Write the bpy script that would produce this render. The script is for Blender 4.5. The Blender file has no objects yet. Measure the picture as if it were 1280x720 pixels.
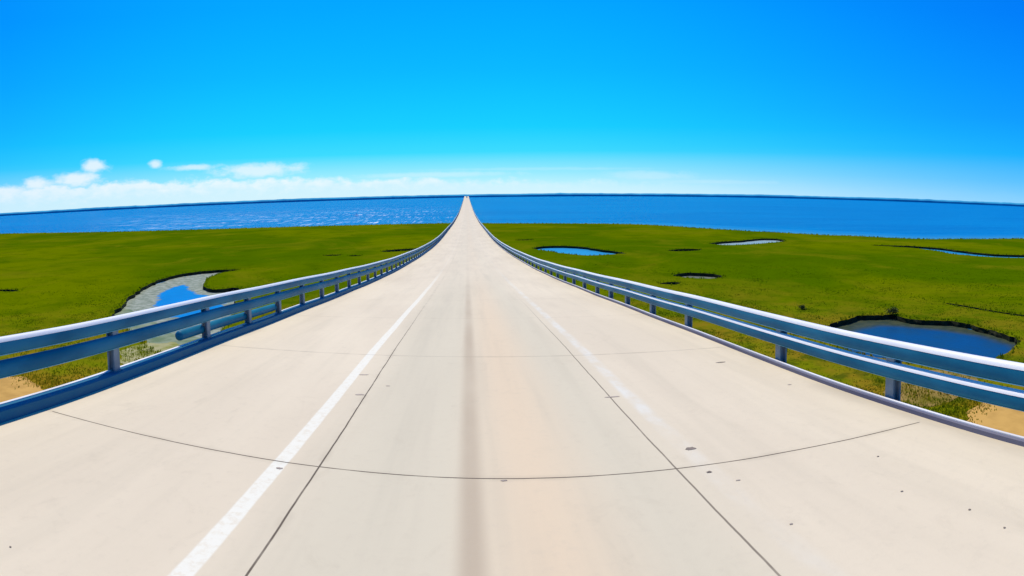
import bpy, bmesh, math, random
from mathutils import Vector, noise
from mathutils.geometry import delaunay_2d_cdt
random.seed(7)
scene = bpy.context.scene
COL = scene.collection
PI = math.pi

# ------------------------------------------------------------------ helpers
def link_mesh(name, verts, faces, mat, parent=None, smooth=False, mats=None, fm=None):
    me = bpy.data.meshes.new(name)
    me.from_pydata([tuple(v) for v in verts], [], faces)
    for m in (mats or [mat]):
        me.materials.append(m)
    if fm:
        me.polygons.foreach_set('material_index', fm)
    if smooth:
        me.polygons.foreach_set('use_smooth', [True]*len(me.polygons))
    me.update()
    o = bpy.data.objects.new(name, me)
    COL.objects.link(o)
    if parent:
        o.parent = parent
    return o

def thing(name, label, cat, loc=(0, 0, 0), group=None):
    o = bpy.data.objects.new(name, None)
    COL.objects.link(o)
    o.location = loc
    o.empty_display_size = .2
    o['label'] = label
    o['category'] = cat
    if group:
        o['group'] = group
    return o

def tag(o, label=None, cat=None, kind=None, group=None):
    if label: o['label'] = label
    if cat: o['category'] = cat
    if kind: o['kind'] = kind
    if group: o['group'] = group
    return o

class MB:
    """collects boxes and sweeps, then links them as one mesh"""
    def __init__(s):
        s.v = []; s.f = []
    def box(s, x0, x1, y0, y1, z0, z1):
        n = len(s.v)
        s.v += [(x, y, z) for z in (z0, z1) for y in (y0, y1) for x in (x0, x1)]
        s.f += [[n+i for i in q] for q in ((0,2,3,1),(4,5,7,6),(0,1,5,4),(2,6,7,3),(0,4,6,2),(1,3,7,5))]
        return s
    def sweep(s, prof2d, path, closed=True, caps=True):
        """prof2d (x,z) points swept along path of (x,y,z); the road runs along +Y"""
        n0 = len(s.v); k = len(prof2d)
        for (px, py, pz) in path:
            s.v += [(px+a, py, pz+b) for a, b in prof2d]
        m = len(path)
        for i in range(m-1):
            for j in range(k if closed else k-1):
                a = n0+i*k+j; b = n0+i*k+(j+1) % k
                s.f.append([a, b, b+k, a+k])
        if caps and closed:
            s.f.append([n0+j for j in range(k)][::-1])
            s.f.append([n0+(m-1)*k+j for j in range(k)])
        return s
    def ring(s, c, r, w, n=14, axis='x'):
        n0 = len(s.v)
        for sgn in (-.5, .5):
            for i in range(n):
                t = 2*PI*i/n
                if axis == 'x': s.v.append((c[0]+sgn*w, c[1]+r*math.cos(t), c[2]+r*math.sin(t)))
                else: s.v.append((c[0]+r*math.cos(t), c[1]+r*math.sin(t), c[2]+sgn*w))
        for i in range(n):
            j = (i+1) % n
            s.f.append([n0+i, n0+j, n0+n+j, n0+n+i])
        s.f.append([n0+i for i in range(n)][::-1]); s.f.append([n0+n+i for i in range(n)])
        return s
    def build(s, name, mat, parent=None, smooth=False):
        return link_mesh(name, s.v, s.f, mat, parent, smooth)

# ------------------------------------------------------------------ node helper
class NT:
    def __init__(s, tree):
        s.t = tree; s.n = tree.nodes; s.l = tree.links
    def _in(s, sock, v):
        if isinstance(v, bpy.types.NodeSocket): s.l.new(v, sock)
        elif v is not None:
            if hasattr(sock.default_value, '__len__'):
                k = len(sock.default_value); v = tuple(v) if hasattr(v, '__len__') else (v,)*k
                if len(v) < k: v = v+(1.,)
                sock.default_value = v[:k]
            else: sock.default_value = v
    def m(s, op, a, b=None, c=None, clamp=False):
        n = s.n.new('ShaderNodeMath'); n.operation = op; n.use_clamp = clamp
        for i, v in enumerate((a, b, c)):
            if v is not None: s._in(n.inputs[i], v)
        return n.outputs[0]
    def mix(s, f, a, b, mode='MIX'):
        n = s.n.new('ShaderNodeMix'); n.data_type = 'RGBA'; n.blend_type = mode
        s._in(n.inputs[0], f); s._in(n.inputs[6], a); s._in(n.inputs[7], b)
        return n.outputs[2]
    def noise(s, vec, scale, detail=4, rough=.55, dist=0., out=0):
        n = s.n.new('ShaderNodeTexNoise')
        s._in(n.inputs['Vector'], vec)
        n.inputs['Scale'].default_value = scale; n.inputs['Detail'].default_value = detail
        n.inputs['Roughness'].default_value = rough; n.inputs['Distortion'].default_value = dist
        return n.outputs[out]
    def vmul(s, vec, k):
        n = s.n.new('ShaderNodeVectorMath'); n.operation = 'MULTIPLY'
        s._in(n.inputs[0], vec); n.inputs[1].default_value = k
        return n.outputs[0]
    def step(s, x, lo, hi, a=0., b=1.):
        n = s.n.new('ShaderNodeMapRange'); n.interpolation_type = 'SMOOTHSTEP'
        s._in(n.inputs[0], x)
        for i, v in enumerate((lo, hi, a, b)): s._in(n.inputs[1+i], v)
        return n.outputs[0]
    def ramp(s, x, stops):
        n = s.n.new('ShaderNodeValToRGB'); s._in(n.inputs[0], x)
        e = n.color_ramp.elements
        while len(e) < len(stops): e.new(.5)
        for q, (p, c) in zip(e, stops):
            q.position = p; q.color = tuple(c)+(1.,)
        return n.outputs[0]
    def band(s, x, lo, hi, soft):
        """1 inside lo..hi with soft borders"""
        a = s.step(x, lo-soft, lo+soft); b = s.step(x, hi-soft, hi+soft, 1., 0.)
        return s.m('MULTIPLY', a, b)

def material(name, rough=.8, spec=.3, metallic=0.):
    m = bpy.data.materials.new(name); m.use_nodes = True
    t = NT(m.node_tree); b = m.node_tree.nodes['Principled BSDF']
    b.inputs['Roughness'].default_value = rough
    b.inputs['Specular IOR Level'].default_value = spec
    b.inputs['Metallic'].default_value = metallic
    tc = m.node_tree.nodes.new('ShaderNodeTexCoord')
    return m, t, b, tc.outputs['Object']

def bump(t, b, h, strength, dist):
    n = t.n.new('ShaderNodeBump'); n.inputs['Strength'].default_value = strength
    n.inputs['Distance'].default_value = dist
    t.l.new(h, n.inputs['Height']); t.l.new(n.outputs[0], b.inputs['Normal'])

def mottled(name, c1, c2, scale, rough=.7, spec=.3, metallic=0., stretch=(1, 1, 1), bmp=0., detail=4):
    m, t, b, co = material(name, rough, spec, metallic)
    v = t.vmul(co, stretch)
    f = t.noise(v, scale, detail)
    t.l.new(t.mix(t.step(f, .35, .65), c1, c2), b.inputs['Base Color'])
    if bmp: bump(t, b, f, bmp, .02)
    return m

# ------------------------------------------------------------------ the road's vertical profile (metres)
CZ = 15.0          # eye level above the water
U = 5.0
PB = [-20, 0, .69, 1, 1.35, 1.75, 2.4, 2.9, 3.6, 4.45, 5.2, 6, 7.45, 8.2, 10.9, 12.7, 15.6, 17.8, 22.6, 32, 51, 80, 130, 220, 300, 330]
PC = [-.90, .447, .494, .515, .541, .568, .614, .656, .712, .786, .845, .912, 1.02, 1.075, 1.24, 1.345, 1.49, 1.59, 1.76, 1.98, 2.33, 2.55, 2.38, 1.72, 1.08, 1.02]
def _tangents():
    d = [(PC[i+1]-PC[i])/(PB[i+1]-PB[i]) for i in range(len(PB)-1)]
    t = [d[0]]
    for i in range(1, len(d)):
        t.append(0 if d[i]*d[i-1] <= 0 else 2*d[i]*d[i-1]/(d[i]+d[i-1]))
    return t+[d[-1]]
PT = _tangents()
def road_z(y):
    s = min(max(y/U, PB[0]), PB[-1]-1e-6)
    i = 0
    while s >= PB[i+1]: i += 1
    h = PB[i+1]-PB[i]; x = (s-PB[i])/h
    c = (PC[i]*(1+2*x)*(1-x)**2 + h*PT[i]*x*(1-x)**2 + PC[i+1]*x*x*(3-2*x) + h*PT[i+1]*x*x*(x-1))
    return CZ-c*U
def stations(y0, y1):
    ys = [y0]
    while ys[-1] < y1:
        y = ys[-1]
        ys.append(min(y1, y+(.5 if y < 40 else 1.5 if y < 150 else 6)))
    return ys
LEFT, RIGHT = 5.2, 4.83          # roadway edges either side of the eye
Y0, Y1 = -60.0, 1560.0

# ------------------------------------------------------------------ materials
def road_material():
    m, t, b, co = material('concrete_road', .85, .1)
    sp = t.n.new('ShaderNodeSeparateXYZ'); t.l.new(co, sp.inputs[0])
    x0, y0 = sp.outputs[0], sp.outputs[1]
    wob = t.m('MULTIPLY', t.m('SUBTRACT', t.noise(co, 1.3, 4), .5), .022)
    x = t.m('ADD', x0, wob); y = t.m('ADD', y0, wob)
    big = t.noise(t.vmul(co, (1, .25, 1)), .55, 5)
    fine = t.noise(co, 9., 6, .65)
    grain = t.noise(co, 130., 3, .7)
    col = t.mix(t.step(big, .3, .7), (.60, .515, .41), (.545, .465, .37))
    lane = t.m('MULTIPLY', t.band(x0, -1.5, 1.95, .5), t.step(y0, 8., 50., 1., .25))
    col = t.mix(t.m('MULTIPLY', lane, .75), col, (.495, .442, .352))
    warm = t.m('MULTIPLY', t.m('MULTIPLY', t.band(x0, .12, 1.0, .45), t.step(y0, 8., 40., 1., .2)), .65)
    col = t.mix(warm, col, (.60, .455, .325))
    streak = t.noise(t.vmul(co, (3, .12, 1)), 1.0, 4)
    col = t.mix(t.m('MULTIPLY', t.step(streak, .45, .75), .22), col, (.40, .35, .28))
    # oil drip line down the middle of the lane
    d = t.m('ABSOLUTE', t.m('SUBTRACT', x0, .0))
    oil = t.m('MULTIPLY', t.m('MULTIPLY', t.step(d, .02, .17, 1., 0.), t.step(y0, 6., 45., 1., .1)), t.step(t.noise(t.vmul(co, (1, .3, 1)), .9, 3), .2, .7, .3, .68))
    col = t.mix(oil, col, (.34, .265, .20))
    col = t.mix(t.m('MULTIPLY', t.step(fine, .5, .8), .25), col, (.43, .37, .30))
    col = t.mix(t.m('MULTIPLY', t.step(grain, .55, .8), .25), col, (.36, .32, .27))
    blot = t.noise(t.vmul(co, (1, .6, 1)), 2.4, 7, .7, .8)
    col = t.mix(t.m('MULTIPLY', t.step(blot, .55, .74), .20), col, (.38, .325, .255))
    tyre = t.m('MAXIMUM', t.band(x0, -1.0, -.6, .25), t.band(x0, .95, 1.35, .25))
    col = t.mix(t.m('MULTIPLY', t.m('MULTIPLY', tyre, t.step(y0, 8., 50., 1., .2)), t.step(streak, .35, .7, .04, .2)), col, (.38, .345, .285))
    # painted edge lines, worn
    wear = t.noise(co, 14., 6, .7)
    fade = t.step(y0, 12., 48., 1., .12)
    ln = t.m('MULTIPLY', t.m('MULTIPLY', t.band(x, -1.935, -1.78, .012), t.step(wear, .3, .55, .35, .8)), fade)
    col = t.mix(ln, col, (.66, .645, .60))
    wear2 = t.noise(t.vmul(co, (1, .45, 1)), 3.0, 6, .68)
    ln2 = t.m('MULTIPLY', t.m('MULTIPLY', t.band(x, 2.08, 2.25, .05), t.m('MULTIPLY', t.step(wear2, .34, .70, .05, .52), t.step(y0, 3.6, 8.0, .26, 1.))), fade)
    col = t.mix(ln2, col, (.60, .63, .66))
    # joints: two along the road, one across every 5.75 m
    j1 = t.step(t.m('ABSOLUTE', t.m('ADD', x, 1.46)), .005, .013, 1., 0.)
    j2 = t.step(t.m('ABSOLUTE', t.m('SUBTRACT', x, 1.89)), .005, .013, 1., 0.)
    q = t.m('SUBTRACT', t.m('ADD', y, t.m('MULTIPLY', x0, .105)), 5.28)
    q = t.m('SUBTRACT', q, t.m('MULTIPLY', t.m('ROUND', t.m('DIVIDE', q, 5.45)), 5.45))
    j3 = t.m('MULTIPLY', t.m('MULTIPLY', t.step(t.m('ABSOLUTE', q), .005, .014, 1., 0.), t.step(y0, 6., 14., 1., .15)), t.band(x0, -5.05, 4.68, .02))
    jf = t.step(y0, 7., 24., 1., .05)
    jt = t.m('MAXIMUM', t.m('MULTIPLY', t.m('MAXIMUM', j1, t.m('MULTIPLY', j2, .8)), jf), j3)
    dirt = t.noise(co, 2.2, 3)
    halo = t.m('MULTIPLY', t.m('MULTIPLY', t.m('MAXIMUM', t.step(t.m('ABSOLUTE', q), .0, .10, 1., 0.),
               t.step(t.m('ABSOLUTE', t.m('ADD', x, 1.46)), .0, .09, 1., 0.)), t.step(dirt, .4, .7)), .3)
    col = t.mix(halo, col, (.33, .28, .22))
    col = t.mix(t.m('MULTIPLY', jt, t.step(dirt, .2, .5, .6, .95)), col, (.085, .065, .052))
    # dirt that collects along the kerbs
    edge = t.m('MULTIPLY', t.step(t.m('ABSOLUTE', t.m('ADD', x0, .185)), 4.6, 5.0), t.step(t.noise(t.vmul(co, (1, .3, 1)), 1.6, 4), .4, .7))
    col = t.mix(t.m('MULTIPLY', edge, .5), col, (.36, .31, .25))
    col = t.mix(1., col, (1.21, 1.19, 1.01), 'MULTIPLY')
    t.l.new(col, b.inputs['Base Color'])
    h = t.m('SUBTRACT', t.m('ADD', t.m('MULTIPLY', grain, .5), fine), t.m('MULTIPLY', jt, 1.5))
    bump(t, b, h, .25, .01)
    return m

def marsh_material(blade=False):
    m, t, b, co = material('grass_blade' if blade else 'marsh_ground', 1., .0)
    sp = t.n.new('ShaderNodeSeparateXYZ'); t.l.new(co, sp.inputs[0])
    big = t.noise(t.vmul(co, (1, .6, 0)), .018, 4, .55, .6)
    mid = t.noise(t.vmul(co, (1, 1, 0)), .11, 5, .6, .4)
    fine = t.noise(t.vmul(co, (1, 1, 0)), .9, 5, .65)
    col = t.mix(t.step(big, .40, .62), (.062, .112, .0), (.118, .150, .0))
    col = t.mix(t.m('MULTIPLY', t.step(mid, .45, .72), .6), col, (.044, .084, .0))
    brn = t.noise(t.vmul(co, (1, .8, 0)), .045, 6, .65, 1.)
    col = t.mix(t.m('MULTIPLY', t.step(brn, .48, .68), .60), col, (.150, .150, .003))
    # drier yellow growth on the made ground near the bridge
    dv = t.n.new('ShaderNodeVectorMath'); dv.operation = 'DISTANCE'
    t.l.new(t.vmul(co, (1, 1, 0)), dv.inputs[0]); dv.inputs[1].default_value = (0, 14, 0)
    near = t.step(t.m('ADD', dv.outputs['Value'], t.m('MULTIPLY', t.m('SUBTRACT', mid, .5), 34.)), 36., 84., 1., 0.)
    dry = t.mix(t.step(t.noise(t.vmul(co, (1, 1, 0)), .17, 4), .38, .6), (.165, .175, .003), (.25, .155, .010))
    dry = t.mix(t.m('MULTIPLY', t.step(t.noise(t.vmul(co, (1, 1, 0)), .22, 5, .65), .50, .60), .8), dry, (.055, .072, .004))
    col = t.mix(t.m('MULTIPLY', near, .88), col, dry)
    col = t.mix(t.m('MULTIPLY', t.step(fine, .45, .75), .22), col, (.035, .066, .0))
    if blade:
        obr = t.noise(co, 2.7, 2)
        col = t.mix(t.step(obr, .3, .7, .1, .6), col, (.15, .20, .004))
        tr = t.n.new('ShaderNodeBsdfTranslucent'); t.l.new(t.mix(1., col, (1.3, 1.3, 1.), 'MULTIPLY'), tr.inputs['Color'])
        mx = t.n.new('ShaderNodeMixShader'); mx.inputs[0].default_value = .6
        t.l.new(b.outputs[0], mx.inputs[1]); t.l.new(tr.outputs[0], mx.inputs[2])
        t.l.new(mx.outputs[0], t.n['Material Output'].inputs['Surface'])
    t.l.new(col, b.inputs['Base Color'])
    if not blade:
        bump(t, b, t.m('ADD', mid, fine), .5, .4)
    return m

def water_material(name, c1, c2, wave=(1, 1, 1), rough=.3, spec=.025, strength=.6, dist=.5, scale=.35, glitter=False):
    m, t, b, co = material(name, rough, spec)
    b.inputs['IOR'].default_value = 1.33
    big = t.noise(t.vmul(co, (.35, 1, 0)), .012, 4, .6, .5)
    col = t.mix(t.step(big, .35, .65), c1, c2)
    if glitter:      # sun glitter west of the bridge, put into the colour as white flecks
        sp = t.n.new('ShaderNodeSeparateXYZ'); t.l.new(co, sp.inputs[0])
        fl = t.step(t.noise(t.vmul(co, (.55, .032, 0)), 1., 2, .6), .545, .62)
        pat = t.step(t.noise(t.vmul(co, (.02, .04, 0)), 1., 3), .42, .58)
        reg = t.m('MULTIPLY', t.band(t.m('DIVIDE', sp.outputs[0], sp.outputs[1]), -.66, -.06, .12), t.step(sp.outputs[1], 420., 900., 1., .12))
        col = t.mix(t.m('MULTIPLY', t.m('MULTIPLY', fl, pat), reg), col, (.70, .74, .76))
        pale = t.m('MULTIPLY', reg, t.step(t.noise(t.vmul(co, (.012, .014, 0)), 1., 4), .4, .6, .05, .45))
        col = t.mix(pale, col, (.03, .23, .47))
    t.l.new(col, b.inputs['Base Color'])
    w1 = t.noise(t.vmul(co, wave), scale, 5, .62)
    w2 = t.noise(t.vmul(co, (.5, 1, 1)), scale*.16, 4, .6)
    bump(t, b, t.m('ADD', w1, t.m('MULTIPLY', w2, 2.)), strength, dist)
    return m

M_ROAD = road_material()
M_MARSH = marsh_material()
M_BLADE = marsh_material(True)
M_SEA = water_material('sea_water', (.0, .150, .385), (.0, .185, .425), (.45, 1, 1), strength=.9, dist=.8, glitter=True)
M_BANK = mottled('mud_bank_material', (.012, .014, .006), (.035, .034, .014), 1.4, .9, .1, bmp=.5)
M_MUD = mottled('grey_mud', (.22, .245, .175), (.34, .36, .265), .9, .7, .05, bmp=.4, detail=6)
M_DIM_MUD = mottled('dim_mud', (.085, .10, .07), (.16, .17, .125), .9, .7, .05)
M_ALGAE = mottled('algae_mud', (.10, .15, .05), (.22, .25, .14), .5, .7, .2)
M_SAND = mottled('sand', (.58, .335, .08), (.46, .26, .06), .6, .95, .1, bmp=.4, detail=6)
M_POND_BLUE = water_material('pond_water_blue', (.003, .17, .46), (.003, .19, .49), rough=.3, spec=.03, strength=.15, dist=.1, scale=1.5)
M_POND_LIGHT = water_material('pond_water_light', (.02, .25, .46), (.04, .28, .50), rough=.3, spec=.03, strength=.15, dist=.1, scale=1.5)
M_POND_DARK = water_material('pond_water_dark', (.008, .058, .135), (.005, .060, .165), rough=.3, spec=.05, strength=.2, dist=.1, scale=1.2)
M_POND_BROWN = mottled('shallow_brown', (.060, .078, .058), (.080, .092, .062), .5, .6, .05)
M_POND_SILVER = water_material('creek_water', (.28, .38, .36), (.34, .43, .40), rough=.3, spec=.05, strength=.15, dist=.1, scale=1.5)
M_DECK = mottled('deck_concrete', (.40, .37, .33), (.33, .31, .28), 1.2, .85, .2, bmp=.2)
M_KERB_FACE = mottled('kerb_shade_blue', (.012, .125, .215), (.035, .14, .21), 2.5, .6, .1, stretch=(1, .25, 1), detail=6)  # shade on the concrete face put into the blue
M_KERB_GREY = mottled('kerb_shade_slate', (.12, .115, .16), (.17, .16, .19), 2.5, .7, .3, stretch=(1, .25, 1), detail=6)  # right kerb's shaded face put into the slate tone
M_KERB_TOP = mottled('kerb_sunlit_white', (.80, .77, .72), (.66, .62, .56), 3., .7, .3, stretch=(1, .3, 1), detail=6)  # sunlit concrete top put in as white
M_RAIL = mottled('rail_shade_blue', (.0, .105, .185), (.012, .165, .26), 2.2, .5, .12, .0, stretch=(1, .3, 1), detail=6)  # shaded metal reflecting sky, put into the base colour as blue
M_RAIL_LIT = mottled('rail_sunlit_white', (.86, .83, .76), (.78, .76, .71), 2.2, .45, .4, stretch=(1, .3, 1), detail=6)  # sunlit rail top put into the colour as white
M_RAIL_LIP = mottled('rail_lip_blue', (.10, .38, .60), (.08, .32, .52), 2.2, .4, .5, stretch=(1, .3, 1))  # paler blue band along the bottom of the tube
M_POST = mottled('post_steel', (.17, .215, .225), (.24, .275, .28), 5., .6, .25, .0, detail=6)
M_STAIN = mottled('stain', (.16, .125, .09), (.27, .215, .16), 9., .85, .2)
M_PATCH = mottled('pale_patch', (.46, .38, .29), (.36, .29, .22), 9., .85, .2)
M_FAR = mottled('far_trees', (.035, .31, .46), (.022, .24, .39), .006, 1., .05)  # distance haze mixed into the base colour
M_WHITE = mottled('white_paint', (.80, .80, .80), (.74, .75, .76), 3., .45, .4)
M_DARK = mottled('dark_rubber', (.02, .02, .022), (.03, .03, .032), 5., .7, .2)
M_GLASS = mottled('dark_glass', (.02, .035, .05), (.025, .04, .055), 2., .15, .5)
M_LEAF = mottled('shrub_leaf', (.018, .034, .006), (.05, .07, .010), 3., .75, .2)
M_STEM = mottled('shrub_stem', (.05, .036, .02), (.08, .06, .035), 6., .85, .1)

# ------------------------------------------------------------------ road and bridge
ys = stations(Y0, Y1)
xs = [-LEFT, -2.5, 0, 2.5, RIGHT]
v = [(x, y, road_z(y)) for y in ys for x in xs]
f = [[i*5+j, i*5+j+1, (i+1)*5+j+1, (i+1)*5+j] for i in range(len(ys)-1) for j in range(4)]
tag(link_mesh('road', v, f, M_ROAD, smooth=True), 'pale concrete roadway with one white edge line and dark joints', 'road', 'structure')

bridge = thing('bridge', 'long straight concrete bridge dipping over the marsh and rising across the bay', 'bridge', (0, 0, road_z(0)))
rz0 = road_z(0)
path0 = [(0, y, road_z(y)-rz0) for y in ys]
MB().sweep([(-4.8, -1.1), (4.43, -1.1), (5.08, -.35), (5.08, -.012), (-5.45, -.012), (-5.45, -.35)], path0).build('deck', M_DECK, bridge)
def kerb(side, h, face_mat, d1, d2):
    hw = RIGHT if side > 0 else LEFT
    x0 = hw-.004; x1 = hw+d1; x2 = hw+d2
    s = side
    def P(pts): return [(s*a, b) for a, b in (pts if s > 0 else pts[::-1])]
    k = MB().sweep(P([(x0, -.06), (x1, -.06), (x1, h), (x0+.014, h), (x0, h-.014)]), path0).build('kerb', face_mat, bridge)
    k['label'] = 'low kerb, shade put into its blue-grey colour, beside the roadway'
    MB().sweep(P([(x1+.002, -.06), (x2, -.06), (x2, h+.015), (x1+.002, h+.015)]), path0).build('kerb_sunlit_top', M_KERB_TOP, bridge)
kerb(-1, .15, M_KERB_FACE, .178, .235)
kerb(1, .065, M_KERB_GREY, .016, .055)

# ------------------------------------------------------------------ guard rails
def tube_profile(w, h, n=18, e=2.6):
    out = []
    for i in range(n):
        t = 2*PI*i/n
        c, s_ = math.cos(t), math.sin(t)
        out.append((w/2*math.copysign(abs(c)**(2/e), c), h/2*math.copysign(abs(s_)**(2/e), s_)))
    return out
def guard_rail(side, x, tops, post_ys, label, kerb_h, white):
    g = thing('guard_rail', label, 'guard rail', (side*x, 0, road_z(0)), 'guard rails along both edges of the bridge')
    path = [(0, y, road_z(y)-rz0) for y in stations(-4, 1500)]
    for (top, bot), wh in zip(tops, white):
        h = top-bot; zc = (top+bot)/2
        pr = [(a, b+zc) for a, b in tube_profile(.13, h)]
        r = MB().sweep(pr, path).build('rail', M_RAIL, g, True)
        # sunlight on the crown put in as a white strip, 3 mm proud
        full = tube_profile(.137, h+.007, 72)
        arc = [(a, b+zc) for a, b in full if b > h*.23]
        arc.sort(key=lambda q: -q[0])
        c = MB().sweep(arc, path, closed=False).build('rail_top_tone', M_RAIL_LIT if wh else M_RAIL, r, True)
        if wh: c['label'] = 'rail top, sunlight put into its white colour'
        low = [(a, b+zc) for a, b in full if b < -h*.40]
        low.sort(key=lambda q: q[0])
        MB().sweep(low, path, closed=False).build('rail_lip', M_RAIL_LIP, r, True)
    top, bot = tops[0][0], tops[1][1]
    rest = MB()
    for i, y in enumerate(post_ys):
        z = road_z(y)-rz0
        def shape(mb, yy, zz):
            mb.box(side*.0-.012, side*.0+.012, yy-.075, yy+.075, zz+kerb_h, zz+top-.03)      # front flange
            mb.box(side*.11-.012, side*.11+.012, yy-.075, yy+.075, zz+kerb_h, zz+top-.06)         # rear flange
            mb.box(min(side*.012, side*.098), max(side*.012, side*.098), yy-.012, yy+.012, zz+kerb_h, zz+top-.06)   # web
            a, b_ = sorted((side*-.03, side*.12))
            mb.box(a, b_, yy-.09, yy+.09, zz+kerb_h-.10, zz+kerb_h+.015)                            # base plate
        if i < 100:
            mb = MB(); shape(mb, 0, 0)
            p = mb.build('post', M_POST, g); p.location = (0, y, z)
        else:
            shape(rest, y, z)
    r = rest.build('post', M_POST, g); r['kind'] = 'stuff'
    r['label'] = 'far posts too small to tell apart'
    return g
LP = [7.74, 11.2, 13.65, 16.05, 18.55, 21.2]
RP = [5.62, 8.46, 12.7, 15.4, 18.0, 20.2, 22.4]
while LP[-1] < 1490: LP.append(LP[-1]+2.55)
while RP[-1] < 1490: RP.append(RP[-1]+2.55)
guard_rail(-1, 5.31, [(1.03, .80), (.735, .515)], LP, 'two-tube guard rail coloured shade-blue with sunlit white top on the left edge of the bridge', .15, (1, 0))
guard_rail(1, 4.94, [(.815, .585), (.53, .325)], RP, 'two-tube guard rail coloured shade-blue with sunlit white top on the right edge of the bridge', .0, (1, 1))

# short third tube under the left rail
pp = [(0, y, road_z(y)-road_z(10)-(y-10)*.004) for y in [10.2+.25*i for i in range(24)]]
pm = MB()
base = tube_profile(.18, .20, 18, 2.)
pm.sweep(base, pp, caps=False)
n0 = 0; rings = len(pp); k = 18
for e, sg in ((0, -1), (rings-1, 1)):            # rounded ends
    prev = [e*k+j for j in range(k)]
    for t in (.35, .7, 1.05, 1.4):
        n = len(pm.v); q = pp[e]
        pm.v += [(a*math.cos(t), q[1]+sg*.08*math.sin(t), q[2]+b*math.cos(t)) for a, b in base]
        cur = [n+j for j in range(k)]
        for j in range(k): pm.f.append([prev[j], prev[(j+1) % k], cur[(j+1) % k], cur[j]] if sg > 0 else [prev[j], cur[j], cur[(j+1) % k], prev[(j+1) % k]])
        prev = cur
    pm.f.append(prev if sg > 0 else prev[::-1])
pipe = pm.build('pipe', M_RAIL, None, True)
pipe.location = (-5.47, 0, road_z(10)+.345)
tag(pipe, 'short round-ended tube coloured shade-blue, low behind the posts of the left guard rail', 'pipe')

# ------------------------------------------------------------------ stains and patches on the concrete
def blob(cx, cy, rx, ry, z, n=14, jit=.25):
    pts = []
    for i in range(n):
        t = 2*PI*i/n; r = 1+random.uniform(-jit, jit)
        pts.append((cx+rx*r*math.cos(t), cy+ry*r*math.sin(t), z))
    return pts
sv, sf, sm = [], [], []
for (x, y, rx, ry, mi) in [(2.20, 5.51, .068, .05, 0), (2.14, 4.88, .04, .03, 0), (3.67, 4.32, .024, .016, 0), (3.33, 3.59, .02, .015, 0),
        (3.48, 2.96, .02, .014, 0), (3.43, 2.57, .018, .014, 0), (2.30, 3.69, .022, .016, 1), (4.14, 9.04, .1, .035, 0),
        (-1.82, 5.3, .05, .03, 1), (-1.70, 9.3, .11, .03, 1), (-1.55, 8.1, .09, .03, 1), (-3.05, 2.96, .016, .012, 0), (.30, 5.20, .05, .02, 1),
        (1.92, 7.68, .12, .025, 1), (2.30, 4.60, .03, .016, 1), (4.4, 7.2, .05, .02, 1), (-1.21, 8.62, .05, .02, 1)]:
    n = len(sv); p = blob(x, y, rx*.85, ry*.85, 0) if rx > .06 else blob(x, y, rx*.65, ry*.65, 0)
    sv += [(a, b, road_z(b)+.004) for a, b, _ in p]; sf.append(list(range(n, n+len(p)))); sm.append(mi)
tag(link_mesh('road_stains', sv, sf, None, mats=[M_STAIN, M_PATCH], fm=sm), 'dark spots and patches on the concrete', 'stain', 'structure')

# ------------------------------------------------------------------ water, marsh, ponds
R = 14000
def disc(r, z, n=96):
    return [(r*math.cos(2*PI*i/n), r*math.sin(2*PI*i/n), z) for i in range(n)]
tag(link_mesh('seabed', disc(R, -3), [list(range(96))], M_BANK), 'ground under the bay', 'ground', 'structure')
sea_v = [(0, 0, 0)]; sea_f = []
rad = [60, 150, 300, 450, 700, 1200, 2500, 6000, R]; NS = 120
for r in rad: sea_v += disc(r, 0, NS)
for i in range(NS): sea_f.append([0, 1+i, 1+(i+1) % NS])
for q in range(len(rad)-1):
    for i in range(NS):
        a = 1+q*NS+i; b = 1+q*NS+(i+1) % NS
        sea_f.append([a, a+NS, b+NS, b])
tag(link_mesh('water', sea_v, sea_f, M_SEA, smooth=True), 'open blue bay water', 'water', 'structure')

ZM = .6
def densify(poly, step, amp, closed=True, seed=0):
    out = []
    m = len(poly)
    for i in range(m if closed else m-1):
        a = Vector(poly[i]); b = Vector(poly[(i+1) % m]); p0 = Vector(poly[i-1]) if (closed or i) else a; p3 = Vector(poly[(i+2) % m]) if closed or i+2 < m else b
        n = max(1, int((b-a).length/step))
        for j in range(n):
            t = j/n     # catmull-rom
            q = .5*((2*a)+(b-p0)*t+(2*p0-5*a+4*b-p3)*t*t+(3*a-p0-3*b+p3)*t**3)
            nn = noise.noise_vector(Vector((q.x*.6/max(step, .3), q.y*.6/max(step, .3), seed)))
            out.append((q.x+nn.x*amp, q.y+nn.y*amp))
    if not closed: out.append(poly[-1])
    return out

POND_L = [(-46.9,115),(-52.5,113.2),(-56.3,106),(-55.5,93),(-51.8,81.4),(-47.6,71.2),(-44.3,64),(-39,58.5),(-33,53.5),(-28.5,49.5),(-25.5,52.5),(-27,60),(-29.5,70),(-33,80),(-37,90.5),(-40.3,88.6),(-44,91.8),(-47.3,99.8),(-48.6,109)]
POND_M = [(17.2,154.3),(20.4,160.2),(25.9,160.3),(30.6,155.8),(34.2,146),(37,139.5),(37,137),(33.5,135.5),(27.9,134.4),(24,138.5),(20.5,146.5)]
CREEK_A = [(68.5,157.5),(75,163),(81.6,165.5),(93.3,171.4),(97,170),(95,160),(86.8,155.5),(77,152),(70.6,152)]
POOL_A = [(49.9,141.5),(55.2,144),(58.8,142),(57.5,139.6),(54.5,138.4),(51,138.8)]
POOL_B = [(35.3,97.5),(39.2,100.4),(42.9,97.4),(43.2,94),(41,92.3),(38,93.2)]
POOL_C = [(30,89.4),(32.5,90.6),(33.6,89.2),(32,87.8)]
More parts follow.
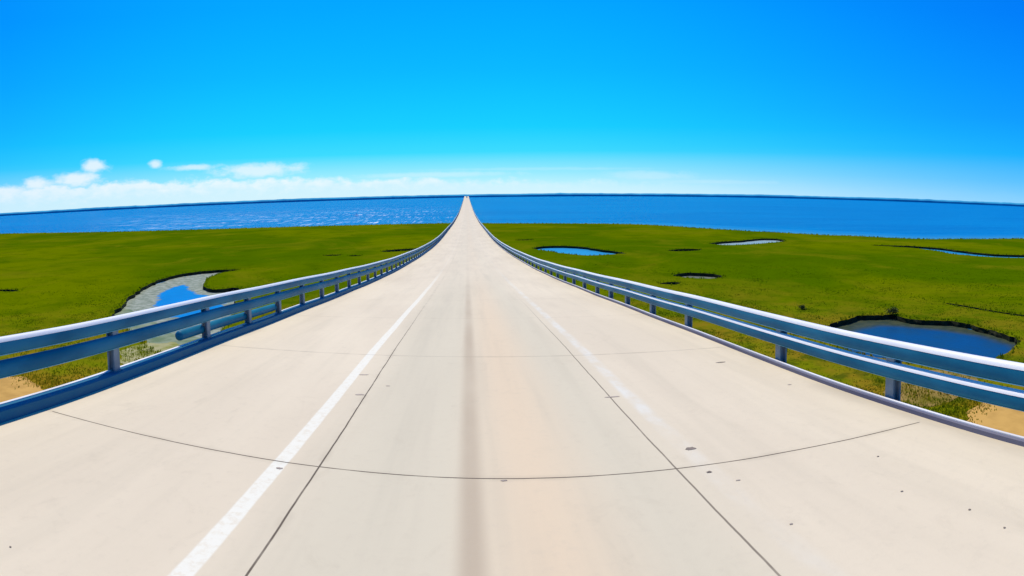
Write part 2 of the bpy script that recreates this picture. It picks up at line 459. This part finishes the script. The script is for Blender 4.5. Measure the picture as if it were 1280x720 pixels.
CREEK_B = [(112.2,138.2),(118,136.5),(123.5,131.5),(126.2,122.2),(125.6,111.9),(127.2,102.5),(133.6,97),(140,90),(136.5,86.5),(126.6,92.4),(119.4,99.4),(116.7,109.5),(119.0,118),(118.5,127.8),(115,134)]
POND_R = [(38.2,54),(41.7,55.4),(44.1,56.2),(46.8,55.2),(48.3,54.6),(48.2,51.6),(51.7,47),(51.5,42.3),(50.2,37),(48.3,35.6),(44.5,34.2),(40.3,33.8),(36,36.4),(33.4,43.3),(34.6,50.6)]
DITCH = [(59.3,56.5),(59.9,52),(60.2,47.6),(60.9,43.9),(62.4,37),(63.0,37),(61.7,44),(61.1,47.6),(60.7,52),(60.2,56.6)]
POOL_D = [(-80.5,78.2),(-77,79.3),(-74.6,78.6),(-75,77.4),(-78,77)]
POOL_E = [(-36,144),(-33.5,145.4),(-31.2,144.7),(-32,143),(-34.5,142.8)]
POOL_F = [(-29.2,142.4),(-27.6,143.7),(-25.8,143),(-26.2,141.6),(-28,141.2)]
POOL_G = [(-22.5,153),(-19,158),(-12,160.5),(-9.5,159.5),(-12.5,156.5),(-17,152.5),(-20,151)]
POOL_H = [(14.5,182.5),(17,185),(20.5,184.5),(20,182.5),(17,181.6)]
PONDS = [(POND_L,1.1,.55),(POND_M,2.,.7),(CREEK_A,2.,.5),(POOL_A,1.2,.5),(POOL_B,.9,.45),(POOL_C,.6,.3),(CREEK_B,2.,.6),(POND_R,.55,.42),(DITCH,.7,.22),
         (POOL_D,.7,.3),(POOL_E,1.,.3),(POOL_F,1.,.3),(POOL_G,1.5,.6),(POOL_H,1.5,.4)]
SHORE = [(-1500,420),(-900,330),(-600,305),(-420,298),(-294.9,294.6),(-205,284.5),(-142.8,286.1),(-91.1,293.2),(-41.9,298.1),(-9.5,298.7),(21.9,288.5),(51.6,278),(78.8,262.8),(100.3,221),(119.2,189.7),(135.1,170.9),(148.5,155.2),(165,150),(175.5,147.7),(196.5,144),(230,130),(300,60),(360,-60),(420,-260)]
shore = densify(SHORE, 4., 1.6, False, 3)
outer = shore+[(420,-300),(-1500,-300)]
outlines = [densify(p, st, am, True, i) for i, (p, st, am) in enumerate(PONDS)]
def inside(p, poly):
    x, y = p; c = False; j = len(poly)-1
    for i in range(len(poly)):
        xi, yi = poly[i]; xj, yj = poly[j]
        if (yi > y) != (yj > y) and x < (xj-xi)*(y-yi)/(yj-yi)+xi: c = not c
        j = i
    return c
boxes = [(min(q[0] for q in o), max(q[0] for q in o), min(q[1] for q in o), max(q[1] for q in o)) for o in outlines]
def in_pond(x, y):
    for o, b in zip(outlines, boxes):
        if b[0] <= x <= b[1] and b[2] <= y <= b[3] and inside((x, y), o): return True
    return False
vs, es = [], []
for o in [outer]+outlines:
    n = len(vs); m = len(o)
    vs += [Vector(q) for q in o]; es += [(n+i, n+(i+1) % m) for i in range(m)]
for i in range(500):       # a few loose points keep the triangles reasonable
    q = (random.uniform(-280, 190), random.uniform(-20, 280))
    if inside(q, outer) and not in_pond(*q): vs.append(Vector(q))
rv, re, rf, *_ = delaunay_2d_cdt(vs, es, [], 0, 1e-5)
keep = []
for t in rf:
    c = (sum(rv[i][0] for i in t)/len(t), sum(rv[i][1] for i in t)/len(t))
    if inside(c, outer) and not in_pond(*c): keep.append(list(t))
def up(tri):
    a, b, c = (rv[i] for i in tri[:3])
    return tri if (b-a).cross(c-a) > 0 else tri[::-1]
tag(link_mesh('marsh', [(q[0], q[1], ZM) for q in rv], [up(t) for t in keep], M_MARSH), 'flat green salt marsh', 'marsh', 'structure')
bv, bf = [], []
for o in [outer]+outlines:
    m = len(o); n = len(bv)
    for i, q in enumerate(o):
        bv += [(q[0], q[1], ZM-.002), (q[0]+random.uniform(-.12, .12), q[1]+random.uniform(-.12, .12), ZM*.5), (q[0]+random.uniform(-.15, .15), q[1]+random.uniform(-.15, .15), -.6)]
    for i in range(m):
        a = n+3*i; b = n+3*((i+1) % m)
        bf += [[a, b, b+1, a+1], [a+1, b+1, b+2, a+2]]
tag(link_mesh('mud_bank', bv, bf, M_BANK), 'dark eroded mud bank around the pools', 'bank', 'structure')

def dist_to(p, poly, closed=True):
    best = 1e9; m = len(poly)
    for i in range(m):
        ax, ay = poly[i]; bx, by = poly[(i+1) % m]
        ux, uy = bx-ax, by-ay; L = ux*ux+uy*uy
        k = 0 if L == 0 else max(0, min(1, ((p[0]-ax)*ux+(p[1]-ay)*uy)/L))
        best = min(best, math.hypot(p[0]-ax-k*ux, p[1]-ay-k*uy))
    return best
def pool_sheet(outline, deep, z, step, mat, label):
    """one water sheet with the depth stored per vertex, so that shallows run into deep water softly"""
    b = (min(q[0] for q in outline)-1.5, max(q[0] for q in outline)+1.5, min(q[1] for q in outline)-1.5, max(q[1] for q in outline)+1.5)
    nx = int((b[1]-b[0])/step)+1; ny = int((b[3]-b[2])/step)+1
    idx, v, d, f = {}, [], [], []
    for i in range(nx+1):
        for j in range(ny+1):
            p = (b[0]+i*step, b[2]+j*step)
            if inside(p, outline) or dist_to(p, outline) < 1.4*step:
                idx[i, j] = len(v); v.append((p[0], p[1], z))
                e = dist_to(p, deep); d.append(e if inside(p, deep) else -e)
    for (i, j) in list(idx):
        q = [(i, j), (i+1, j), (i+1, j+1), (i, j+1)]
        if all(k in idx for k in q): f.append([idx[k] for k in q])
    o = link_mesh('pond_water', v, f, mat)
    at = o.data.attributes.new('depth', 'FLOAT', 'POINT'); at.data.foreach_set('value', d)
    return tag(o, label, 'water', 'structure')
def pool_material(name, shallow1, shallow2, deep1, deep2, lo, hi, jitter, rough_s):
    m, t, b, co = material(name, .3, .03)
    a = t.n.new('ShaderNodeAttribute'); a.attribute_name = 'depth'
    n1 = t.noise(t.vmul(co, (1, 1, 0)), .9, 6, .65); n2 = t.noise(t.vmul(co, (1, 1, 0)), .25, 5, .6)
    dd = t.m('ADD', a.outputs['Fac'], t.m('ADD', t.m('MULTIPLY', t.m('SUBTRACT', n1, .5), jitter), t.m('MULTIPLY', t.m('SUBTRACT', n2, .5), jitter*1.5)))
    k = t.step(dd, lo, hi)
    col = t.mix(k, t.mix(t.step(n1, .35, .65), shallow1, shallow2), t.mix(t.step(n2, .35, .65), deep1, deep2))
    t.l.new(col, b.inputs['Base Color'])
    t.l.new(t.m('SUBTRACT', rough_s, t.m('MULTIPLY', k, rough_s-.3)), b.inputs['Roughness'])
    bump(t, b, t.noise(t.vmul(co, (1, 1, 0)), 1.6, 4), .2, .08)
    return m
def sheet(name, poly, z, mat, label, cat, step=1., amp=.4, seed=11, kind='structure'):
    o = densify(poly, step, amp, True, seed)
    v3 = [Vector(q) for q in o]
    r_v, _, r_f, *_ = delaunay_2d_cdt(v3, [(i, (i+1) % len(o)) for i in range(len(o))], [], 1, 1e-5)
    fs = []
    for t in r_f:
        a, b, c = (r_v[i] for i in t[:3])
        fs.append(list(t) if (b-a).cross(c-a) > 0 else list(t)[::-1])
    return tag(link_mesh(name, [(q[0], q[1], z) for q in r_v], fs, mat), label, cat, kind)
def grow(poly, k=1.05):
    cx = sum(p[0] for p in poly)/len(poly); cy = sum(p[1] for p in poly)/len(poly)
    return [(cx+(p[0]-cx)*k, cy+(p[1]-cy)*k) for p in poly]
# every pool's own bottom or water, 4 mm steps above the sea sheet
BLUE_L = [(-44.4,75.4),(-48.4,82.9),(-51,92),(-50.2,96.3),(-46.3,91.2),(-43.4,87.4),(-39,85),(-35.5,82),(-33.5,74),(-36,68),(-41,68)]
pool_sheet(POND_L, BLUE_L, .012, .55, pool_material('left_pool', (.17,.20,.13), (.34,.36,.265), (.003,.17,.45), (.003,.19,.49), -.25, .45, 2.2, .7), 'left pool, bright blue water with a pale grey mud margin')
sheet('mud', [(-50,72),(-46.5,72),(-40,66),(-33,60),(-26,57),(-25,50),(-29,48.5),(-36,51.5),(-43,57),(-49,64)], .016, M_ALGAE, 'greenish algae mud below the left pool', 'mud', 1.2, 1.)
sheet('pond_water', grow(POND_M, 1.06), .010, M_POND_LIGHT, 'light blue oval pond beyond the right rail', 'water', 2., .6)
sheet('pond_water', grow(CREEK_A, 1.06), .010, M_POND_SILVER, 'thin silver creek', 'water', 2., .4)
sheet('mud', grow(POOL_A, 1.06), .010, M_DIM_MUD, 'small grey pool floor', 'mud', 1.2, .4)
sheet('mud', grow(POOL_B, 1.06), .010, M_DIM_MUD, 'grey pool floor', 'mud', 1., .3)
sheet('pond_water', grow(CREEK_B, 1.06), .010, M_POND_LIGHT, 'narrow winding creek', 'water', 2., .5)
BLUE_R = [(38.6,51.0),(41.7,52.4),(44.1,52.4),(46.4,50.6),(47.6,48.4),(49.0,45.4),(49.8,42),(49.2,37.6),(48,35.8),(44.5,34.4),(40.3,34.0),(36.6,36.6),(34.4,43.3),(35.6,48.6)]
pool_sheet(POND_R, BLUE_R, .012, .35, pool_material('right_pool', (.034,.050,.030), (.060,.070,.036), (.008,.058,.135), (.005,.060,.165), -1.3, .9, .9, .5), 'right pond, deep blue water with brown shallows')
sheet('sand', [(-40,33),(-37,36.2),(-35.7,37.2),(-33.3,36.2),(-31.3,35.4),(-30.2,33.5),(-29,30),(-26,24),(-30,19),(-42,22)], ZM+.02, M_SAND, 'bare sand beside the left edge of the bridge', 'sand', .7, .5)
sheet('sand', [(26.6,22.6),(28.6,25.0),(31,26.6),(33.6,26.2),(37,24.0),(42,19),(40,13),(28,12),(22,16),(23.5,20)], ZM+.02, M_SAND, 'bare sand beside the right edge of the bridge', 'sand', .7, .5)
sheet('sand', [(27,31.2),(30,34),(34,35.2),(36.8,33.4),(36.4,30.4),(33.6,29.2),(29,28.6)], ZM+.02, mottled('pale_soil', (.155,.125,.010), (.33,.205,.06), .45, .95, .1, detail=7), 'brown soil and dry grass below the right pond', 'soil', .6, .5, 5)
sheet('sand', [(-33,50),(-30,53.5),(-26,51),(-24,47),(-27,44),(-31,46)], ZM+.02, mottled('pale_scrub', (.36,.33,.15), (.19,.20,.02), .5, .95, .1, detail=6), 'pale dry ground below the left pool', 'soil', .6, .8, 5)

st = [q for q in shore if -420 < q[0] < 300]
v, d, f = [], [], []
for i, q in enumerate(st):
    a = Vector(st[max(0, i-22)]); b_ = Vector(st[min(len(st)-1, i+22)]); nr = Vector((a.y-b_.y, b_.x-a.x)).normalized()
    wd = 22+14*max(0, min(1, (q[0]-40)/80))
    for k in (-.05, .25, .6, 1.):
        v.append((q[0]+nr.x*wd*k, q[1]+nr.y*wd*k, .012)); d.append(k)
for i in range(len(st)-1):
    for j in range(3):
        a = i*4+j; f.append([a, a+4, a+5, a+1][::-1])
o = link_mesh('water', v, f, pool_material('shallows', (.05,.27,.40), (.03,.24,.42), (.0,.158,.395), (.0,.175,.41), .15, .95, .5, .4))
at = o.data.attributes.new('depth', 'FLOAT', 'POINT'); at.data.foreach_set('value', d)
tag(o, 'paler shallow water along the marsh edge', 'water', 'structure')

# ------------------------------------------------------------------ marsh grass (stuff): blades on the near ground and along the banks
gv, gf = [], []
SANDS = [[(-40,33),(-37,36.2),(-33.3,36.2),(-30.2,33.5),(-26,24),(-30,19),(-42,22)], [(26.6,22.6),(31,26.6),(37,24),(42,19),(40,13),(28,12),(22,16)], [(27,31.2),(30,34),(34,35.2),(36.8,33.4),(36.4,30.4),(33.6,29.2),(29,28.6)]]
def tuft(x, y, h, w, n, spread):
    for _ in range(n):
        a = random.uniform(0, 2*PI); bx = x+random.uniform(-spread, spread); by = y+random.uniform(-spread, spread)
        hh = h*random.uniform(.6, 1.25); lx = random.uniform(-.35, .35)*hh; ly = random.uniform(-.35, .35)*hh
        cx, sy = math.cos(a)*w, math.sin(a)*w
        k = len(gv)
        gv.extend([(bx-cx, by-sy, ZM-.05), (bx+cx, by+sy, ZM-.05), (bx+cx*.6+lx*.5, by+sy*.6+ly*.5, ZM+hh*.6), (bx-cx*.6+lx*.5, by-sy*.6+ly*.5, ZM+hh*.6), (bx+lx, by+ly, ZM+hh)])
        gf.extend([[k, k+1, k+2, k+3], [k+3, k+2, k+4]])
cnt = 0
while cnt < 24000:
    d = 14+random.random()**1.1*125
    if random.random() < ((d-40)/100 if d > 40 else 0): continue
    az = random.uniform(-.95, 1.0)
    x, y = d*math.sin(az), d*math.cos(az)
    if abs(x) < 7 or in_pond(x, y) or any(inside((x, y), s) for s in SANDS): continue
    cl = noise.noise(Vector((x*.16, y*.16, 2.)))
    if cl < random.uniform(-.6, .35): continue
    s = .55+cl*.6
    tuft(x, y, max(.08, .20*s)*(1-d/220), .03+.0008*d, 3, .4)
    cnt += 1
for o, (p, st, am) in zip(outlines, PONDS):
    m = len(o)
    cx = sum(q[0] for q in o)/m; cy = sum(q[1] for q in o)/m
    for i in range(m):
        a, b = Vector(o[i]), Vector(o[(i+1) % m])
        L = (b-a).length; nr = Vector((b.y-a.y, a.x-b.x)).normalized() if L > 1e-6 else Vector((0, 0))
        for _ in range(int(L*3)+1):
            q = a.lerp(b, random.random())+nr*random.uniform(-.6, .6)
            if not in_pond(q.x, q.y): tuft(q.x, q.y, .30, .07, 3, .15)
for i in range(len(shore)-1):
    a, b = Vector(shore[i]), Vector(shore[i+1])
    if -300 < a.x < 230:
        for _ in range(int((b-a).length*1.5)+1):
            q = a.lerp(b, random.random()); tuft(q.x, q.y-random.uniform(0, 1.5), .38, .16, 2, .5)
for (cx, cy, rx, ry, n) in [(31.5, 31.5, 6, 4, 500), (-29, 49, 6, 5, 420), (29, 27, 6, 2., 300), (-31, 37, 5, 1.8, 260)]:
    for _ in range(n):
        x, y = cx+random.gauss(0, rx*.5), cy+random.gauss(0, ry*.5)
        if abs(x) > 7 and not in_pond(x, y): tuft(x, y, random.uniform(.1, .28), .04, 4, .3)
tag(link_mesh('marsh_grass', gv, gf, M_BLADE), 'green and yellow marsh grass growing over the flat marsh', 'grass', 'stuff')

# ------------------------------------------------------------------ a few shrubs that stand out
def shrub(x, y, r, label):
    rt = thing('shrub', label, 'shrub', (x, y, ZM))
    st = MB(); lv, lf = [], []
    for k in range(7):
        a = random.uniform(0, 2*PI); e = random.uniform(.4, 1.3)
        tip = Vector((math.cos(a)*math.cos(e)*r*.8, math.sin(a)*math.cos(e)*r*.8, math.sin(e)*r*.9))
        n = len(st.v); w = .03*r+.01
        st.v += [(-w, 0, -.05), (w, 0, -.05), (0, w, -.05), tuple(tip)]
        st.f += [[n, n+1, n+3], [n+1, n+2, n+3], [n+2, n, n+3]]
        for _ in range(70):
            c = tip*random.uniform(.45, 1.1)+Vector((random.gauss(0, .22), random.gauss(0, .22), random.gauss(0, .16)))*r
            if c.z < .02: c.z = .02+random.random()*.1
            u = Vector((random.gauss(0, 1), random.gauss(0, 1), random.gauss(0, 1))).normalized()*.10*r
            w2 = u.cross(Vector((random.gauss(0, 1), random.gauss(0, 1), random.gauss(0, 1)))).normalized()*.055*r
            n = len(lv); lv += [tuple(c-u), tuple(c+w2), tuple(c+u), tuple(c-w2)]; lf.append([n, n+1, n+2, n+3])
    st.build('stem', M_STEM, rt); link_mesh('foliage', lv, lf, M_LEAF, rt)
    return rt
shrub(40.0, 62.8, .6, 'dark shrub alone in the green marsh, left of the blue right-hand pond')
shrub(32.9, 29.0, .9, 'small dark shrub on dry yellow ground under the right guard rail')
shrub(48.2, 54.9, .9, 'dark shrub on the far bank of the blue right-hand pond')

# ------------------------------------------------------------------ far shore, boats, truck
fv, ff = [], []
for i in range(481):
    a = -1.15+2.5*i/480
    h = 14.0+2.4*noise.noise(Vector((a*9, 0, 4)))+2.2*noise.noise(Vector((a*60, 0, 7)))+1.2*noise.noise(Vector((a*220, 0, 1)))
    r0 = 2750+420*noise.noise(Vector((a*1.7, 3, 0)))
    s_, c_ = math.sin(a), math.cos(a)
    for (dr, z) in ((0, -.5), (0, h*.55), (18, h*.85), (45, h), (900, h+.3), (1400, -1)):
        fv.append(((r0+dr)*s_, (r0+dr)*c_, z))
for i in range(480):
    for j in range(5):
        k = i*6+j; ff.append([k, k+6, k+7, k+1])
tag(link_mesh('far_woods', fv, ff, M_FAR), 'dark line of far-off woods along the opposite shore', 'woods', 'stuff')

def hull(mb, L, W, H):
    prof = [(-.5, .8, 0), (-.25, 1, 0), (.1, .95, .02), (.35, .6, .1), (.5, .03, .22)]
    n = len(mb.v)
    for (t, w, zz) in prof:
        mb.v += [(-w*W/2, t*L, H*(1+zz)), (-w*W*.32, t*L, -.15), (w*W*.32, t*L, -.15), (w*W/2, t*L, H*(1+zz))]
    for i in range(len(prof)-1):
        for j in range(4):
            a = n+i*4+j; b = n+i*4+(j+1) % 4
            mb.f.append([a, b, b+4, a+4])
    mb.f.append([n, n+1, n+2, n+3][::-1]); e = n+(len(prof)-1)*4; mb.f.append([e, e+1, e+2, e+3])
    return mb
sb = thing('sailboat', 'tiny white sailboat on the bay left of the bridge', 'sailboat', (-85.3, 454, 0)); sb.rotation_euler = (0, 0, 1.1)
hull(MB(), 3.6, 1.3, .5).build('hull', M_WHITE, sb)
MB().ring((0, .3, 1.7), .04, 2.6, 8, 'z').build('mast', M_WHITE, sb)
link_mesh('sail', [(.02, .22, .75), (.02, -1.3, .8), (.10, -.6, 1.7), (.02, .25, 2.9)], [[0, 1, 2], [0, 2, 3]], M_WHITE, sb)
mbt = thing('motorboat', 'tiny white motorboat near the far shore on the right', 'motorboat', (1985, 2330, 0)); mbt.rotation_euler = (0, 0, .9)
hull(MB(), 16, 4.6, 2.0).build('hull', M_WHITE, mbt)
MB().box(-1.7, 1.7, -4, 2.5, 2.0, 4.4).build('cabin', M_WHITE, mbt)
MB().box(-1.73, 1.73, -3.2, 2.2, 3.1, 3.8).build('cabin_window', M_GLASS, mbt)

ty = 1215.0
tr = thing('box_truck', 'small pale box truck seen from behind at the far end of the bridge', 'truck', (.6, ty, road_z(ty))); tr.rotation_euler = (0, 0, PI)
MB().box(-1.3, 1.3, .3, 7.0, .95, 3.9).build('cargo_box', mottled('pale_truck_paint', (.30, .62, .66), (.26, .55, .6), .5, .5, .2), tr)
cab = MB().box(-1.2, 1.2, -1.7, .25, .7, 2.9).build('cab', M_FAR, tr)
MB().box(-1.05, 1.05, -1.72, -1.6, 1.75, 2.6).build('windscreen', M_GLASS, cab)
MB().box(-.5, .5, -1.6, 6.8, .55, .9).build('chassis', M_DARK, tr)
for sx in (-1, 1):
    for wy in (-.8, 5.4):
        MB().ring((sx*1.08, wy, .5), .5, .3).build('wheel', M_DARK, tr)

# ------------------------------------------------------------------ sky and sun
SUN_AZ, SUN_EL = math.radians(-14), math.radians(61)      # azimuth from +Y, clockwise
w = bpy.data.worlds.new('World'); scene.world = w; w.use_nodes = True
t = NT(w.node_tree); bg = w.node_tree.nodes['Background']
tc = t.n.new('ShaderNodeTexCoord'); D = tc.outputs['Generated']
sp = t.n.new('ShaderNodeSeparateXYZ'); t.l.new(D, sp.inputs[0])
dx, dy, dz = sp.outputs
el = t.m('ARCSINE', dz)
az = t.m('ARCTAN2', dx, dy)
hz = t.m('MAXIMUM', dz, 0.)
bright = t.ramp(hz, [(0, (.66, .90, 1.)), (.035, (.30, .78, 1.)), (.07, (.03, .66, 1.)), (.11, (.0, .59, 1.)), (.2, (.0, .46, 1.)), (.30, (.0, .37, 1.)), (1, (.01, .12, .55))])
deep = t.ramp(hz, [(0, (.22, .60, .98)), (.035, (.09, .49, 1.)), (.08, (.0, .40, 1.)), (.14, (.0, .30, .96)), (.30, (.0, .19, .90)), (1, (.01, .09, .42))])
dev = t.m('ABSOLUTE', t.m('ADD', az, .11))
side = t.step(dev, .15, 1.15)
col = t.mix(side, bright, deep)
sky = t.n.new('ShaderNodeTexSky'); sky.sky_type = 'NISHITA'; sky.sun_disc = False
sky.sun_elevation = SUN_EL; sky.sun_rotation = SUN_AZ
sky.air_density = 1.; sky.dust_density = .2; sky.ozone_density = 3.
hs = t.n.new('ShaderNodeHueSaturation'); hs.inputs['Saturation'].default_value = 1.5; hs.inputs['Value'].default_value = .9
t.l.new(sky.outputs[0], hs.inputs['Color'])
# clouds: a low bank that thins to the right, and a few separate puffs on the left
cv = t.n.new('ShaderNodeCombineXYZ'); t.l.new(az, cv.inputs[0]); t.l.new(t.m('MULTIPLY', el, 1.7), cv.inputs[1])
n1 = t.noise(cv.outputs[0], 15., 8, .62)
n2 = t.noise(cv.outputs[0], 42., 6, .6)
nz = t.m('ADD', t.m('MULTIPLY', t.m('SUBTRACT', n1, .5), .040), t.m('MULTIPLY', t.m('SUBTRACT', n2, .5), .022))
top = t.m('ADD', t.step(az, -.82, .42, .044, .019), nz)
bank = t.m('MULTIPLY', t.step(t.m('SUBTRACT', el, top), -.010, .0030, 1., 0.), t.step(az, -.15, .55, 1., .03))
core = t.step(t.m('SUBTRACT', el, top), -.016, -.002, 0., 1.)
dens = bank
for (ca, ce, sa, se, am) in [(-.622, .0690, .017, .0095, 1.), (-.520, .0672, .009, .0055, .9), (-.455, .0590, .036, .0045, .75), (-.345, .0495, .060, .0100, .85),
                             (-.655, .0495, .036, .0100, 1.), (-.715, .0450, .024, .0090, 1.), (-.775, .0350, .035, .0080, 1.), (.31, .029, .06, .007, .35), (-.05, .0335, .10, .004, .4), (.12, .041, .16, .0022, .14), (.40, .020, .10, .003, .25)]:
    u = t.m('DIVIDE', t.m('SUBTRACT', az, ca), sa); v_ = t.m('DIVIDE', t.m('SUBTRACT', el, ce), se)
    q = t.m('SQRT', t.m('ADD', t.m('MULTIPLY', u, u), t.m('MULTIPLY', v_, v_)))
    q = t.m('ADD', q, t.m('ADD', t.m('MULTIPLY', t.m('SUBTRACT', n2, .5), 1.9), t.m('MULTIPLY', t.m('SUBTRACT', n1, .5), 1.1)))
    dens = t.m('MAXIMUM', dens, t.m('MULTIPLY', t.step(q, .35, 1.65, 1., 0.), am))
dens = t.m('MULTIPLY', dens, t.step(el, -.02, .0, 0., 1.))
ccol = t.mix(t.step(t.m('ADD', el, t.m('MULTIPLY', t.m('SUBTRACT', n2, .5), .05)), .006, .042), (.66, .89, .98), (.95, .98, 1.))
add = t.mix(1., col, t.vmul(hs.outputs[0], (.004, .008, .012)), 'ADD')
fin = t.mix(t.m('MULTIPLY', dens, .76), add, ccol)
t.l.new(fin, bg.inputs['Color'])
bg.inputs['Strength'].default_value = 1.0

sl = bpy.data.lights.new('sun', 'SUN'); sl.energy = 4.2; sl.angle = math.radians(.53); sl.color = (1., .93, .82)
so = bpy.data.objects.new('sun', sl); COL.objects.link(so)
dirv = Vector((math.sin(SUN_AZ)*math.cos(SUN_EL), math.cos(SUN_AZ)*math.cos(SUN_EL), math.sin(SUN_EL)))
so.rotation_euler = dirv.to_track_quat('Z', 'Y').to_euler()
so.location = (0, 0, 60)

# ------------------------------------------------------------------ camera: a hand-swept cylindrical panorama
cd = bpy.data.cameras.new('camera'); cam = bpy.data.objects.new('camera', cd); COL.objects.link(cam)
cd.type = 'PANO'; cd.panorama_type = 'CENTRAL_CYLINDRICAL'
F = 743.4
cd.central_cylindrical_range_u_min = (0-754.0)/F
cd.central_cylindrical_range_u_max = (1280-754.0)/F
cd.central_cylindrical_range_v_min = -(720-294.2)/F
cd.central_cylindrical_range_v_max = 294.2/F
cd.central_cylindrical_radius = 1.0
cam.location = (0, 0, CZ)
cam.rotation_euler = (PI/2-.0710, 0, -.2293)
cd.clip_start = .1; cd.clip_end = 30000
scene.camera = cam
scene.view_settings.view_transform = 'Standard'; scene.view_settings.look = 'None'
scene.view_settings.exposure = 0; scene.view_settings.gamma = 1
scene.render.engine = 'CYCLES'
scene.cycles.max_bounces = 5
scene.cycles.use_denoising = True
